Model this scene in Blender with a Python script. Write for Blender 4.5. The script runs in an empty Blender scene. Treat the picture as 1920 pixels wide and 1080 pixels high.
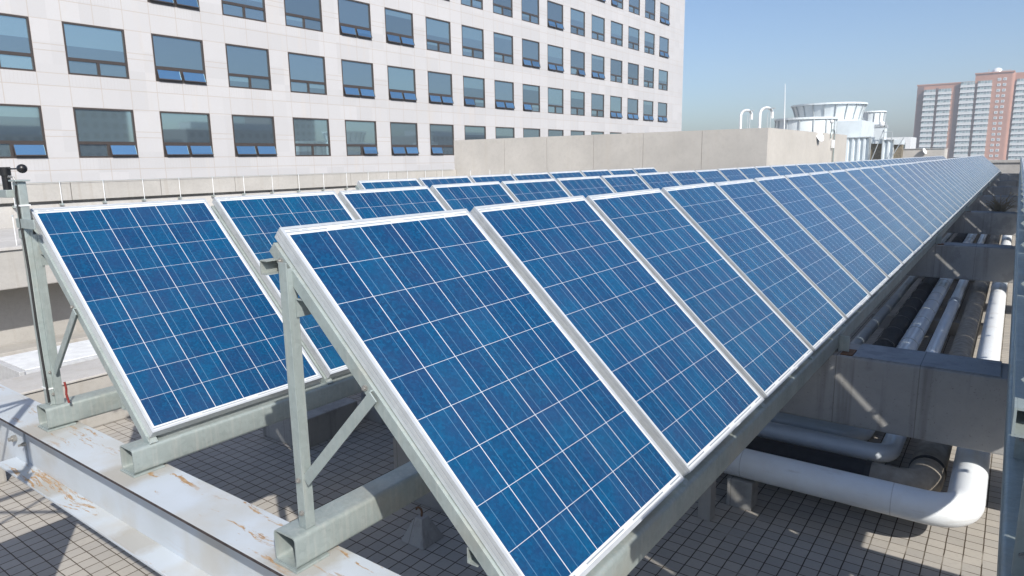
import bpy, bmesh, math, random
from mathutils import Vector, Matrix
random.seed(7)
R = math.radians
SC = bpy.context.scene
COL = SC.collection

# ---------------------------------------------------------------- camera
CAM = Vector((1.9947, -1.4290, 0.2365))
YAW, PITCH, ROLL, FPX = 0.6341, -0.1854, -0.0172, 1280.014
def cam_axes():
    cy, sy = math.cos(YAW), math.sin(YAW)
    f = Vector((-sy*math.cos(PITCH), cy*math.cos(PITCH), math.sin(PITCH)))
    r = Vector((cy, sy, 0)); u = r.cross(f)
    c, s = math.cos(ROLL), math.sin(ROLL)
    return c*r + s*u, -s*r + c*u, f
AX_R, AX_U, AX_F = cam_axes()
cd = bpy.data.cameras.new('camera')
cam = bpy.data.objects.new('camera', cd); COL.objects.link(cam)
cam.matrix_world = Matrix(((AX_R.x, AX_U.x, -AX_F.x, CAM.x), (AX_R.y, AX_U.y, -AX_F.y, CAM.y), (AX_R.z, AX_U.z, -AX_F.z, CAM.z), (0, 0, 0, 1)))
cd.sensor_width = 36; cd.lens = 36*FPX/1920; cd.clip_start = .02; cd.clip_end = 20000
SC.camera = cam
def proj(p):
    d = Vector(p) - CAM; z = d.dot(AX_F)
    if z <= .01: return None
    return 960 + FPX*d.dot(AX_R)/z, 540 - FPX*d.dot(AX_U)/z
def inframe(p, m=0):
    q = proj(p)
    return q is not None and -m < q[0] < 1920+m and -m < q[1] < 1080+m

# ---------------------------------------------------------------- light
SK, SS = .612, .90                      # towards the sun: (1, -SK, SS)
SUN = Vector((1, -SK, SS)).normalized()
EL = math.asin(SUN.z); AZ = math.atan2(SUN.x, SUN.y)
W = bpy.data.worlds.new('World'); SC.world = W; W.use_nodes = True
nt = W.node_tree; nt.nodes.clear()
sky = nt.nodes.new('ShaderNodeTexSky'); sky.sky_type = 'NISHITA'; sky.sun_disc = False
sky.sun_elevation = EL; sky.sun_rotation = AZ; sky.altitude = 60
sky.air_density = .95; sky.dust_density = 1.9; sky.ozone_density = 4.6
bg = nt.nodes.new('ShaderNodeBackground'); bg.inputs[1].default_value = .135
wo = nt.nodes.new('ShaderNodeOutputWorld')
nt.links.new(sky.outputs[0], bg.inputs[0]); nt.links.new(bg.outputs[0], wo.inputs[0])
sl = bpy.data.lights.new('sun', 'SUN'); sl.energy = 4.8; sl.angle = R(.55); sl.color = (1, .95, .87)
so = bpy.data.objects.new('sun', sl); COL.objects.link(so)
so.rotation_euler = SUN.to_track_quat('Z', 'Y').to_euler(); so.location = (20, -20, 30)
vs = SC.view_settings; vs.view_transform = 'Standard'; vs.look = 'None'; vs.exposure = .22; vs.gamma = 1; vs.use_curve_mapping = False
SC.cycles.max_bounces = 8; SC.cycles.glossy_bounces = 4; SC.cycles.caustics_reflective = False; SC.cycles.caustics_refractive = False

# ---------------------------------------------------------------- materials
class NT:
    def __init__(s, name):
        s.m = bpy.data.materials.new(name); s.m.use_nodes = True
        s.t = s.m.node_tree; s.t.nodes.clear()
        s.out = s.n('ShaderNodeOutputMaterial'); s.b = s.n('ShaderNodeBsdfPrincipled'); s.l(s.b.outputs[0], s.out.inputs[0])
    def n(s, t, **k):
        x = s.t.nodes.new(t)
        for a, b in k.items(): setattr(x, a, b)
        return x
    def l(s, a, b): s.t.links.new(a, b)
    def put(s, sock, v):
        if isinstance(v, bpy.types.NodeSocket): s.l(v, sock)
        elif isinstance(v, tuple) and sock.type == 'RGBA': sock.default_value = (v+(1,))[:4]
        else: sock.default_value = v
    def math(s, op, a, b=0.0, c=None, clamp=False):
        x = s.n('ShaderNodeMath', operation=op, use_clamp=clamp)
        s.put(x.inputs[0], a); s.put(x.inputs[1], b)
        if c is not None: s.put(x.inputs[2], c)
        return x.outputs[0]
    def mix(s, f, a, b, blend='MIX'):
        x = s.n('ShaderNodeMix', data_type='RGBA', blend_type=blend)
        s.put(x.inputs[0], f); s.put(x.inputs[6], a); s.put(x.inputs[7], b)
        return x.outputs[2]
    def noise(s, vec, scale, detail=4, rough=.55, col=False):
        x = s.n('ShaderNodeTexNoise'); s.l(vec, x.inputs['Vector'])
        x.inputs['Scale'].default_value = scale; x.inputs['Detail'].default_value = detail; x.inputs['Roughness'].default_value = rough
        return x.outputs[1 if col else 0]
    def ramp(s, v, a, b): 
        x = s.n('ShaderNodeMapRange'); s.put(x.inputs[0], v); x.inputs[1].default_value = a; x.inputs[2].default_value = b
        return x.outputs[0]
    def obj(s): return s.n('ShaderNodeTexCoord').outputs['Object']
    def uv(s): return s.n('ShaderNodeTexCoord').outputs['UV']
    def scaled(s, v, sc):
        x = s.n('ShaderNodeVectorMath', operation='MULTIPLY'); s.l(v, x.inputs[0]); x.inputs[1].default_value = sc
        return x.outputs[0]
    def sep(s, v):
        x = s.n('ShaderNodeSeparateXYZ'); s.l(v, x.inputs[0]); return x.outputs
    def bump(s, h, st=.3, d=.01):
        x = s.n('ShaderNodeBump'); x.inputs['Strength'].default_value = st; x.inputs['Distance'].default_value = d
        s.l(h, x.inputs['Height']); s.l(x.outputs[0], s.b.inputs['Normal'])
    def set(s, col=None, rough=None, metal=None, spec=None, coat=None):
        for k, v in (('Base Color', col), ('Roughness', rough), ('Metallic', metal), ('Specular IOR Level', spec), ('Coat Weight', coat)):
            if v is not None: s.put(s.b.inputs[k], v)
        return s.m
    def rnd(s): return s.n('ShaderNodeObjectInfo').outputs['Random']
    def geo(s): return s.n('ShaderNodeNewGeometry').outputs['Position']

def plain(name, col, rough=.5, metal=0, var=.12, scale=8, spec=.5):
    k = NT(name); v = k.noise(k.obj(), scale)
    c = k.mix(k.ramp(v, .3, .7), tuple(x*(1-var) for x in col), tuple(min(1, x*(1+var)) for x in col))
    return k.set(c, rough, metal, spec)

def m_concrete(name, base, dark, streak=1.0, scale=1.0, blotch=False):
    k = NT(name); p = k.geo()
    a = k.noise(p, 1.3*scale, 6, .6); b = k.noise(p, 18*scale, 5, .7)
    c = k.mix(k.ramp(a, .3, .72), base, tuple(x*.8 for x in base))
    c = k.mix(k.math('MULTIPLY', k.ramp(b, .45, .75), .35), c, tuple(x*.66 for x in base))
    st = k.noise(k.scaled(p, (7*scale, 7*scale, .35*scale)), 1.0, 4, .6)
    c = k.mix(k.math('MULTIPLY', k.ramp(st, .55, .8), .55*streak), c, dark)
    sp = k.noise(p, 70*scale, 2); c = k.mix(k.math('MULTIPLY', k.ramp(sp, .66, .72), .4), c, dark)
    if blotch:
        bl = k.noise(p, .9, 6, .62); c = k.mix(k.math('MULTIPLY', k.ramp(bl, .50, .53), .38), c, tuple(x*.45 for x in base))
        bd = k.math('FRACT', k.math('MULTIPLY', k.sep(p)[0], 1.9)); c = k.mix(k.math('MULTIPLY', k.math('LESS_THAN', bd, .012), .5), c, dark)
    k.bump(k.math('ADD', b, k.math('MULTIPLY', sp, .5)), .25, .006)
    return k.set(c, .85, 0, .3)

def m_galv(name, base=(.40, .46, .45)):
    k = NT(name); p = k.geo()
    v = k.n('ShaderNodeTexVoronoi'); k.l(p, v.inputs['Vector']); v.inputs['Scale'].default_value = 55
    a = k.noise(p, 5, 5); st = k.noise(k.scaled(p, (60, 60, 3)), 1, 3)
    c = k.mix(k.ramp(a, .3, .7), base, tuple(x*.78 for x in base))
    c = k.mix(k.math('MULTIPLY', k.sep(v.outputs['Color'])[0], .22), c, tuple(min(1, x*1.35) for x in base))
    c = k.mix(k.math('MULTIPLY', k.ramp(st, .5, .75), .4), c, (.56, .56, .52))
    d = k.noise(p, 2.1, 5); c = k.mix(k.math('MULTIPLY', k.ramp(d, .56, .72), .45), c, (.42, .36, .27))
    r = k.math('MULTIPLY_ADD', a, .25, .36)
    return k.set(c, r, .45, .5)

def m_tiles():
    k = NT('roof_tile'); p = k.geo(); x, y, z = k.sep(p)
    def line(c, off, w):
        f = k.math('FRACT', k.math('MULTIPLY', k.math('ADD', c, off), 10.0))
        d = k.math('ABSOLUTE', k.math('SUBTRACT', f, .5))
        return k.math('GREATER_THAN', d, .5 - w), k.math('FLOOR', k.math('MULTIPLY', k.math('ADD', c, off), 10.0))
    wob = k.math('MULTIPLY', k.math('SUBTRACT', k.noise(p, 9, 3), .5), .006)
    lx, ix = line(k.math('ADD', x, wob), 100.055, .036); ly, iy = line(k.math('ADD', y, wob), 100.085, .032)
    j = k.math('MAXIMUM', lx, ly)
    wn = k.n('ShaderNodeTexWhiteNoise', noise_dimensions='2D'); cv = k.n('ShaderNodeCombineXYZ')
    k.l(ix, cv.inputs[0]); k.l(iy, cv.inputs[1]); k.l(cv.outputs[0], wn.inputs['Vector'])
    big = k.noise(p, .7, 5, .6); fill = k.ramp(k.noise(p, 1.9, 4), .60, .68)
    t = k.mix(wn.outputs[0], (.46, .43, .385), (.375, .355, .325))
    t = k.mix(k.math('MULTIPLY', k.ramp(big, .42, .7), .5), t, (.36, .345, .32))
    t = k.mix(k.math('MULTIPLY', k.ramp(k.noise(p, 40, 4), .5, .8), .35), t, (.28, .26, .24))
    jm = k.mix(fill, (.075, .058, .042), (.30, .275, .235))
    c = k.mix(j, t, jm)
    k.bump(k.math('SUBTRACT', k.math('MULTIPLY', k.noise(p, 60, 3), .15), k.math('MULTIPLY', j, k.math('SUBTRACT', 1.0, fill))), .6, .004)
    return k.set(c, .8, 0, .3)

U, V, PT, T = .1585, .15821, 1.05308, .760511   # cell pitch along the row / down the slope, module pitch, tilt
def m_cells():
    k = NT('solar_cell_sheet'); uv = k.uv(); u, v, _ = k.sep(uv)
    fu = k.math('DIVIDE', u, U); fv = k.math('DIVIDE', v, V)
    cu = k.math('FRACT', fu); cv = k.math('FRACT', fv)
    def edge(c, w): return k.math('GREATER_THAN', k.math('ABSOLUTE', k.math('SUBTRACT', c, .5)), .5 - w)
    lu = edge(cu, .0088); lv = edge(cv, .0054)
    def bar(c0): return k.math('LESS_THAN', k.math('ABSOLUTE', k.math('SUBTRACT', cu, c0)), .0044)
    bb = k.math('MAXIMUM', bar(.255), bar(.745))
    inside = k.math('MULTIPLY', k.math('MULTIPLY', k.math('GREATER_THAN', u, .0015), k.math('LESS_THAN', u, 6*U-.0015)),
                    k.math('MULTIPLY', k.math('GREATER_THAN', v, .0015), k.math('LESS_THAN', v, 9*V-.0015)))
    wn = k.n('ShaderNodeTexWhiteNoise', noise_dimensions='3D'); cb = k.n('ShaderNodeCombineXYZ')
    rr = k.math('MULTIPLY', k.rnd(), 91.7)
    k.l(k.math('FLOOR', fu), cb.inputs[0]); k.l(k.math('FLOOR', fv), cb.inputs[1]); k.l(rr, cb.inputs[2]); k.l(cb.outputs[0], wn.inputs['Vector'])
    off = k.n('ShaderNodeVectorMath', operation='ADD'); k.l(uv, off.inputs[0]); cb2 = k.n('ShaderNodeCombineXYZ'); k.l(rr, cb2.inputs[2]); k.l(cb2.outputs[0], off.inputs[1])
    vo = k.n('ShaderNodeTexVoronoi'); k.l(off.outputs[0], vo.inputs['Vector']); vo.inputs['Scale'].default_value = 105
    vr = k.sep(vo.outputs['Color'])[0]; cl = k.noise(off.outputs[0], 9, 4)
    c = k.mix(wn.outputs[0], (.0008, .035, .100), (.0012, .061, .148))
    c = k.mix(k.math('MULTIPLY', k.math('POWER', vr, 1.5), .48), c, (.001, .115, .255))
    tint = k.mix(k.rnd(), (.0008, .040, .125), (.0012, .066, .14)); c = k.mix(.28, c, tint)
    c = k.mix(k.math('MULTIPLY', k.ramp(cl, .42, .66), .45), c, (.012, .034, .110))
    fing = k.math('GREATER_THAN', k.math('FRACT', k.math('MULTIPLY', v, 420.0)), .86)
    c = k.mix(k.math('MULTIPLY', fing, .04), c, (.4, .45, .5))
    c = k.mix(k.math('MULTIPLY', bb, .6), c, (.22, .40, .58))
    c = k.mix(k.math('MAXIMUM', lu, k.math('MULTIPLY', lv, .85)), c, (.60, .63, .67))
    # ribbons in the white margins at the top and the foot of the sheet
    rib = k.math('MULTIPLY', k.math('MAXIMUM', k.math('LESS_THAN', k.math('ABSOLUTE', k.math('ADD', v, .0105)), .0024),
                                    k.math('LESS_THAN', k.math('ABSOLUTE', k.math('SUBTRACT', v, 9*V+.009)), .0024)),
                 k.math('GREATER_THAN', k.math('SINE', k.math('MULTIPLY', k.math('ADD', u, .035), 2*math.pi/(2*U)*1.0)), -.78))
    mar = k.mix(k.math('MULTIPLY', rib, .8), (.60, .625, .65), (.20, .23, .26))
    c = k.mix(inside, mar, c)
    dust = k.noise(off.outputs[0], 2.2, 5, .65)
    c = k.mix(k.math('MULTIPLY_ADD', k.ramp(dust, .4, .75), .022, .002), c, (.45, .43, .40))
    m = k.set(c, k.math('MULTIPLY_ADD', k.ramp(dust, .3, .8), .08, .16), 0, .42)
    k.b.inputs['IOR'].default_value = 1.45
    return m

def m_facade(XB, y0, pitch, ww, z0, fl, wh):
    k = NT('stone_cladding'); p = k.geo(); x, y, z = k.sep(p)
    a = k.math('MODULO', k.math('ADD', k.math('SUBTRACT', y, y0), pitch*40), pitch)
    b = k.math('MODULO', k.math('ADD', k.math('SUBTRACT', z, z0), fl*40), fl)
    def near(c, v, w=.016): return k.math('LESS_THAN', k.math('ABSOLUTE', k.math('SUBTRACT', c, v)), w)
    def mx(*q):
        r = q[0]
        for w_ in q[1:]: r = k.math('MAXIMUM', r, w_)
        return r
    vj = mx(near(a, .0), near(a, pitch), near(a, ww), k.math('MULTIPLY', near(a, ww/2), k.math('GREATER_THAN', b, wh)))
    hj = mx(near(b, .0), near(b, fl), near(b, wh), near(b, wh + (fl-wh)*.62),
            k.math('MULTIPLY', k.math('GREATER_THAN', a, ww), mx(near(b, wh*.42), near(b, wh*.54))))
    j = mx(vj, hj)
    ia = k.math('FLOOR', k.math('MULTIPLY', y, 1/1.26)); ib = k.math('FLOOR', k.math('MULTIPLY', z, 1/.9))
    wn = k.n('ShaderNodeTexWhiteNoise', noise_dimensions='2D'); cv = k.n('ShaderNodeCombineXYZ'); k.l(ia, cv.inputs[0]); k.l(ib, cv.inputs[1]); k.l(cv.outputs[0], wn.inputs['Vector'])
    c = k.mix(wn.outputs[0], (.525, .52, .53), (.48, .477, .487))
    c = k.mix(k.math('MULTIPLY', k.ramp(k.noise(p, 6, 5), .4, .75), .18), c, (.49, .46, .44))
    stn = k.noise(k.scaled(p, (1, 1.2, .12)), 1.2, 4); c = k.mix(k.math('MULTIPLY', k.ramp(stn, .58, .75), .22), c, (.56, .48, .40))
    rib = k.math('MULTIPLY', k.math('GREATER_THAN', b, wh + (fl-wh)*.62), k.math('GREATER_THAN', k.math('FRACT', k.math('MULTIPLY', y, 7.0)), .82))
    rib = k.math('MULTIPLY', rib, k.math('LESS_THAN', a, ww))
    c = k.mix(k.math('MULTIPLY', rib, .22), c, (.42, .39, .38))
    c = k.mix(k.math('MULTIPLY', j, .55), c, (.40, .33, .27))
    k.bump(k.math('SUBTRACT', k.math('MULTIPLY', k.noise(p, 30, 3), .1), j), .3, .01)
    return k.set(c, .62, 0, .4)

def m_rustpaint():
    k = NT('chipped_pale_paint'); p = k.geo(); x, y, z = k.sep(p)
    wv = k.n('ShaderNodeVectorMath', operation='ADD'); k.l(p, wv.inputs[0])
    wn = k.n('ShaderNodeVectorMath', operation='SCALE'); k.l(k.noise(p, 2.2, 3, .5, True), wn.inputs[0]); wn.inputs['Scale'].default_value = .16; k.l(wn.outputs[0], wv.inputs[1])
    a = k.noise(k.scaled(wv.outputs[0], (.9, 17, 17)), 1.0, 8, .72); g = k.noise(p, 3.0, 4)
    fine = k.noise(k.scaled(p, (30, 90, 90)), 1.0, 4, .7)
    band = k.math('MULTIPLY', k.ramp(k.math('ADD', a, k.math('MULTIPLY', fine, .16)), .655, .675), k.ramp(k.noise(p, 1.6, 3), .40, .50))
    spk = k.ramp(k.noise(k.scaled(p, (14, 50, 50)), 1.0, 5, .75), .70, .72)
    c = k.mix(k.ramp(g, .35, .7), (.50, .55, .605), (.45, .49, .52))
    c = k.mix(k.math('MULTIPLY', k.ramp(k.noise(p, 2.4, 5), .48, .66), .55), c, (.42, .39, .33))
    top = k.math('GREATER_THAN', k.sep(k.n('ShaderNodeNewGeometry').outputs['Normal'])[2], .5)
    # grime left round the tube ends
    d = None
    for xc in (.001, .981, -2.247, -1.267):
        q = k.math('ABSOLUTE', k.math('SUBTRACT', x, xc)); d = q if d is None else k.math('MINIMUM', d, q)
    d = k.math('ADD', d, k.math('MULTIPLY', k.math('SUBTRACT', k.noise(p, 9, 5, .65), .5), .16))
    c = k.mix(k.math('MULTIPLY', k.math('SUBTRACT', 1.0, k.ramp(d, .10, .17)), k.math('MULTIPLY', top, .8)), c, (.36, .345, .31))
    rust = k.mix(k.ramp(k.noise(p, 60, 3), .35, .65), (.32, .19, .085), (.44, .31, .19))
    c = k.mix(k.math('MAXIMUM', k.math('MULTIPLY', band, k.math('MULTIPLY_ADD', top, .9, .1)), k.math('MULTIPLY', spk, k.math('MULTIPLY_ADD', top, .6, .15)), clamp=True), c, rust)
    k.bump(k.math('SUBTRACT', 1.0, band), .25, .003)
    return k.set(c, k.math('MULTIPLY_ADD', g, .25, .35), 0, .4)

M = {}
M['tiles'] = m_tiles()
M['cells'] = m_cells()
M['alu'] = plain('anodised_aluminium', (.54, .565, .585), .38, .3, .07, 20)
M['cap'] = m_concrete('chipped_cap_paint', (.34, .365, .39), (.05, .05, .05), .8, 1.0, True)
M['galv'] = m_galv('galvanised_steel')
M['conc'] = m_concrete('weathered_concrete', (.43, .425, .41), (.12, .11, .095), 1.6, 1.0, True)
M['conc_pale'] = m_concrete('pale_concrete', (.44, .425, .40), (.25, .205, .15), .8)
M['conc_tan'] = m_concrete('tan_render', (.57, .54, .495), (.44, .38, .30), .6, .6)
M['paint'] = m_rustpaint()
M['white_paint'] = m_concrete('white_weathered_paint', (.52, .505, .485), (.34, .29, .21), .7)
def m_dirtypipe():
    k = NT('white_pvc_pipe'); p = k.geo(); x, y, z = k.sep(p); a = k.noise(p, 3, 5, .65)
    c = k.mix(k.math('MULTIPLY', k.ramp(a, .42, .7), .35), (.82, .86, .89), (.62, .60, .56))
    sc = k.noise(k.scaled(p, (5, 5, 30)), 1, 4); c = k.mix(k.math('MULTIPLY', k.ramp(sc, .6, .75), .3), c, (.40, .37, .33))
    jt = k.math('LESS_THAN', k.math('ABSOLUTE', k.math('SUBTRACT', k.math('FRACT', k.math('MULTIPLY', x, 1.05)), .62)), .003)
    c = k.mix(k.math('MULTIPLY', jt, .4), c, (.3, .3, .3))
    return k.set(c, k.math('MULTIPLY_ADD', a, .3, .25), 0, .45)
M['pipe_white'] = m_dirtypipe()
M['pipe_grey'] = plain('grey_pvc_pipe', (.36, .41, .46), .3, 0, .08, 5)
M['pipe_pale'] = plain('pale_blue_grey_pvc_pipe', (.70, .76, .82), .3, 0, .05, 5)
M['pipe_black'] = plain('black_foam_lagging', (.022, .023, .026), .75, 0, .3, 20)
M['pipe_brown'] = plain('dusty_brown_lagging', (.29, .262, .22), .8, 0, .25, 14)
M['strap'] = plain('pale_strap', (.50, .50, .47), .5)
M['strap_dull'] = plain('dull_strap', (.14, .14, .135), .6)
M['steel_bolt'] = plain('bolt_steel', (.36, .35, .33), .4, .6, .2, 40)
M['rust'] = plain('rusty_iron', (.16, .085, .045), .85, 0, .4, 30)
M['edge_dark'] = plain('dark_edge_strip', (.045, .035, .035), .8, 0, .5, 30)
M['black'] = plain('black_plastic', (.012, .012, .014), .35, 0, .2, 20)
M['dark_frame'] = plain('bronze_window_frame', (.055, .042, .036), .4, .2, .1, 5)
M['foil'] = plain('aluminium_foil_cladding', (.62, .63, .64), .38, .35, .12, 14)
M['red_cable'] = plain('red_cable', (.20, .025, .02), .5)
M['blackcable'] = plain('black_cable', (.02, .02, .02), .5)
M['tower_white'] = plain('white_fibreglass', (.66, .72, .75), .45, 0, .07, 2)
M['tower_rib'] = plain('grey_steel_rib', (.44, .48, .50), .5, .2)
M['louvre'] = plain('brown_fill_pack', (.20, .17, .12), .85, 0, .35, 9)
M['white_enamel'] = plain('white_enamel', (.76, .78, .79), .3)
M['pink'] = m_concrete('pink_tower_tile', (.46, .245, .18), (.30, .15, .12), .2, .05)
M['tower_pale'] = plain('pale_balcony_wall', (.58, .60, .60), .7, 0, .08, .2)
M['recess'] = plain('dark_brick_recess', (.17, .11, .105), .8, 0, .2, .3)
M['dry'] = plain('dry_stalk', (.26, .20, .12), .9)
M['city'] = m_concrete('city_ground', (.20, .20, .19), (.10, .11, .09), .2, .01)

def m_glass(name, base, blind, metal=.8):
    k = NT(name); u, v, _ = k.sep(k.uv()); r = k.rnd()
    thr = k.math('SUBTRACT', 1.0, k.math('MULTIPLY', k.math('FRACT', k.math('MULTIPLY', r, 7.31)), 1.25))
    edge = k.math('GREATER_THAN', v, thr)
    has = k.math('GREATER_THAN', k.math('FRACT', k.math('MULTIPLY', r, 13.7)), .4)
    dim = k.math('MULTIPLY_ADD', k.math('FRACT', k.math('MULTIPLY', r, 3.77)), .35, .72)
    mul = k.n('ShaderNodeVectorMath', operation='SCALE'); mul.inputs[0].default_value = base; k.l(dim, mul.inputs['Scale'])
    c = k.mix(k.math('MULTIPLY', k.math('MULTIPLY', edge, has), .75), mul.outputs[0], blind)
    return k.set(c, .03, metal, .5)
M['glass'] = m_glass('tinted_window_glass', (.30, .40, .46), (.39, .53, .57), .85)
M['glass_vent'] = m_glass('vent_glass_sky_tint', (.40, .70, .86), (.40, .70, .86), .96)  # open vents tinted bluer in place of the high sky they reflect
def m_towerglass():
    k = NT('tower_balcony_glazing'); x, y, z = k.sep(k.obj())
    wn = k.n('ShaderNodeTexWhiteNoise', noise_dimensions='2D'); cv = k.n('ShaderNodeCombineXYZ')
    k.l(k.math('FLOOR', k.math('MULTIPLY', x, 1.25)), cv.inputs[0]); k.l(k.math('FLOOR', z), cv.inputs[1]); k.l(cv.outputs[0], wn.inputs['Vector'])
    fr = k.math('GREATER_THAN', k.math('ABSOLUTE', k.math('SUBTRACT', k.math('FRACT', k.math('MULTIPLY', x, 1.25)), .5)), .40)
    c = k.mix(wn.outputs[0], (.10, .15, .17), (.36, .47, .48)); c = k.mix(fr, c, (.5, .52, .52))
    return k.set(c, .25, .1, .5)
M['tglass'] = m_towerglass()

# ---------------------------------------------------------------- mesh helpers
class MB:
    def __init__(s): s.v = []; s.f = []; s.uv = {}
    def quad(s, *p):
        b = len(s.v); s.v += [Vector(q) for q in p]; s.f.append(tuple(range(b, b+len(p))))
    def box(s, x0, x1, y0, y1, z0, z1):
        return s.obox(Vector((x0, y0, z0)), Vector((x1-x0, 0, 0)), Vector((0, y1-y0, 0)), Vector((0, 0, z1-z0)))
    def obox(s, o, a, b, c):
        o, a, b, c = map(Vector, (o, a, b, c))
        if a.cross(b).dot(c) < 0: a, b = b, a
        n = len(s.v)
        s.v += [o, o+a, o+a+b, o+b, o+c, o+a+c, o+a+b+c, o+b+c]
        for q in ((0, 3, 2, 1), (4, 5, 6, 7), (0, 1, 5, 4), (1, 2, 6, 5), (2, 3, 7, 6), (3, 0, 4, 7)): s.f.append(tuple(n+i for i in q))
        return s
    def bar(s, p, q, w, h, side):
        p, q = Vector(p), Vector(q); d = (q-p); a = Vector(side); a = (a - d.normalized()*a.dot(d.normalized())).normalized(); b = d.normalized().cross(a)
        return s.obox(p - a*w/2 - b*h/2, a*w, b*h, d)
    def tube(s, pts, r, n=20, caps=True, radii=None):
        pts = [Vector(p) for p in pts]; rings = []; up = None
        for i, p in enumerate(pts):
            d = (pts[min(i+1, len(pts)-1)] - pts[max(i-1, 0)]).normalized()
            if up is None:
                up = Vector((0, 0, 1)) if abs(d.z) < .9 else Vector((1, 0, 0))
            a = (up - d*up.dot(d)).normalized(); up = a; b = d.cross(a); rr = radii[i] if radii else r
            rings.append(len(s.v))
            for k in range(n):
                t = 2*math.pi*k/n; s.v.append(p + (a*math.cos(t) + b*math.sin(t))*rr)
        for i in range(len(rings)-1):
            for k in range(n):
                s.f.append((rings[i]+k, rings[i]+(k+1) % n, rings[i+1]+(k+1) % n, rings[i+1]+k))
        if caps:
            s.f.append(tuple(rings[0]+k for k in reversed(range(n)))); s.f.append(tuple(rings[-1]+k for k in range(n)))
        return s
    def lathe(s, prof, c, n=32, cap0=False, cap1=False):
        c = Vector(c); rings = []
        for r, z in prof:
            rings.append(len(s.v))
            for k in range(n):
                t = 2*math.pi*k/n; s.v.append(c + Vector((r*math.cos(t), r*math.sin(t), z)))
        for i in range(len(rings)-1):
            for k in range(n): s.f.append((rings[i]+k, rings[i]+(k+1) % n, rings[i+1]+(k+1) % n, rings[i+1]+k))
        if cap0: s.f.append(tuple(rings[0]+k for k in reversed(range(n))))
        if cap1: s.f.append(tuple(rings[-1]+k for k in range(n)))
        return s
    def sphere(s, c, r, n=16, sx=1, sy=1, sz=1):
        c = Vector(c); prof = [(max(1e-4, math.sin(math.pi*i/8)), -math.cos(math.pi*i/8)) for i in range(9)]
        b = len(s.v); s.lathe(prof, (0, 0, 0), n)
        for i in range(b, len(s.v)): v = s.v[i]; s.v[i] = c + Vector((v.x*r*sx, v.y*r*sy, v.z*r*sz))
        return s
    def profile(s, prof, o, d, a, b, caps=True, closed=True):
        """2-D profile (p, q) -> o + a p + b q, swept along vector d"""
        o, d, a, b = map(Vector, (o, d, a, b)); n = len(prof); i0 = len(s.v)
        if a.cross(b).dot(d) < 0: prof = list(reversed(prof))
        s.v += [o + a*p + b*q for p, q in prof] + [o + d + a*p + b*q for p, q in prof]
        for k in range(n if closed else n-1): s.f.append((i0+k, i0+(k+1) % n, i0+n+(k+1) % n, i0+n+k))
        if caps: s.f.append(tuple(i0+k for k in reversed(range(n)))); s.f.append(tuple(i0+n+k for k in range(n)))
        return s
    def mesh(s, name, mat, bevel=0, smooth=False, origin=(0, 0, 0)):
        me = bpy.data.meshes.new(name); o = Vector(origin)
        me.from_pydata([v - o for v in s.v], [], s.f)
        if bevel:
            bm = bmesh.new(); bm.from_mesh(me); bmesh.ops.remove_doubles(bm, verts=bm.verts, dist=1e-6)
            es = [e for e in bm.edges if len(e.link_faces) == 2 and e.calc_face_angle(0) > .6]
            bmesh.ops.bevel(bm, geom=es, offset=bevel, segments=2, profile=.6, affect='EDGES', clamp_overlap=True)
            bm.to_mesh(me); bm.free()
        if smooth:
            for p in me.polygons: p.use_smooth = True
            try: me.set_sharp_from_angle(angle=R(40))
            except Exception: pass
        me.materials.append(M[mat] if isinstance(mat, str) else mat); me.update()
        return me

def place(name, me, parent=None, loc=(0, 0, 0)):
    o = bpy.data.objects.new(name, me); COL.objects.link(o); o.location = loc
    if parent: o.parent = parent
    return o
def tag(o, label, cat, group=None):
    o['label'] = label; o['category'] = cat
    if group: o['group'] = group
    return o
def struct(o): o['kind'] = 'structure'; return o
def thing(name, loc, label, cat, group=None):
    e = bpy.data.objects.new(name, None); COL.objects.link(e); e.location = loc; e.empty_display_size = .2
    return tag(e, label, cat, group)
class Th:
    """a thing: Empty at loc; parts are given in world coordinates"""
    def __init__(s, name, loc, label, cat, group=None): s.loc = Vector(loc); s.o = thing(name, loc, label, cat, group)
    def part(s, name, mb, mat, bevel=0, smooth=False, under=None):
        return place(name, mb.mesh(name, mat, bevel, smooth, s.loc), under or s.o)
ORD = ['first', 'second', 'third', 'fourth', 'fifth', 'sixth', 'seventh', 'eighth', 'ninth', 'tenth', 'eleventh', 'twelfth', 'thirteenth', 'fourteenth', 'fifteenth', 'sixteenth', 'seventeenth', 'eighteenth']
ZG = -2.27
HAZE = .0014
EY = Vector((0, 1, 0)); ED = Vector((math.cos(T), 0, -math.sin(T))); EN = Vector((math.sin(T), 0, math.cos(T)))

# ================================================================ SETTING
mb = MB(); mb.quad((-6000, -6000, -48), (6000, -6000, -48), (6000, 12000, -48), (-6000, 12000, -48))
struct(place('city_ground', mb.mesh('city_ground', 'city')))
mb = MB(); mb.quad((-13, -12, ZG), (9, -12, ZG), (9, 61, ZG), (-13, 61, ZG))
mb.box(-13, 9, -12, 61, -48, ZG-.02)
struct(place('roof_terrace_floor', mb.mesh('roof_terrace_floor', 'tiles')))

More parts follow.
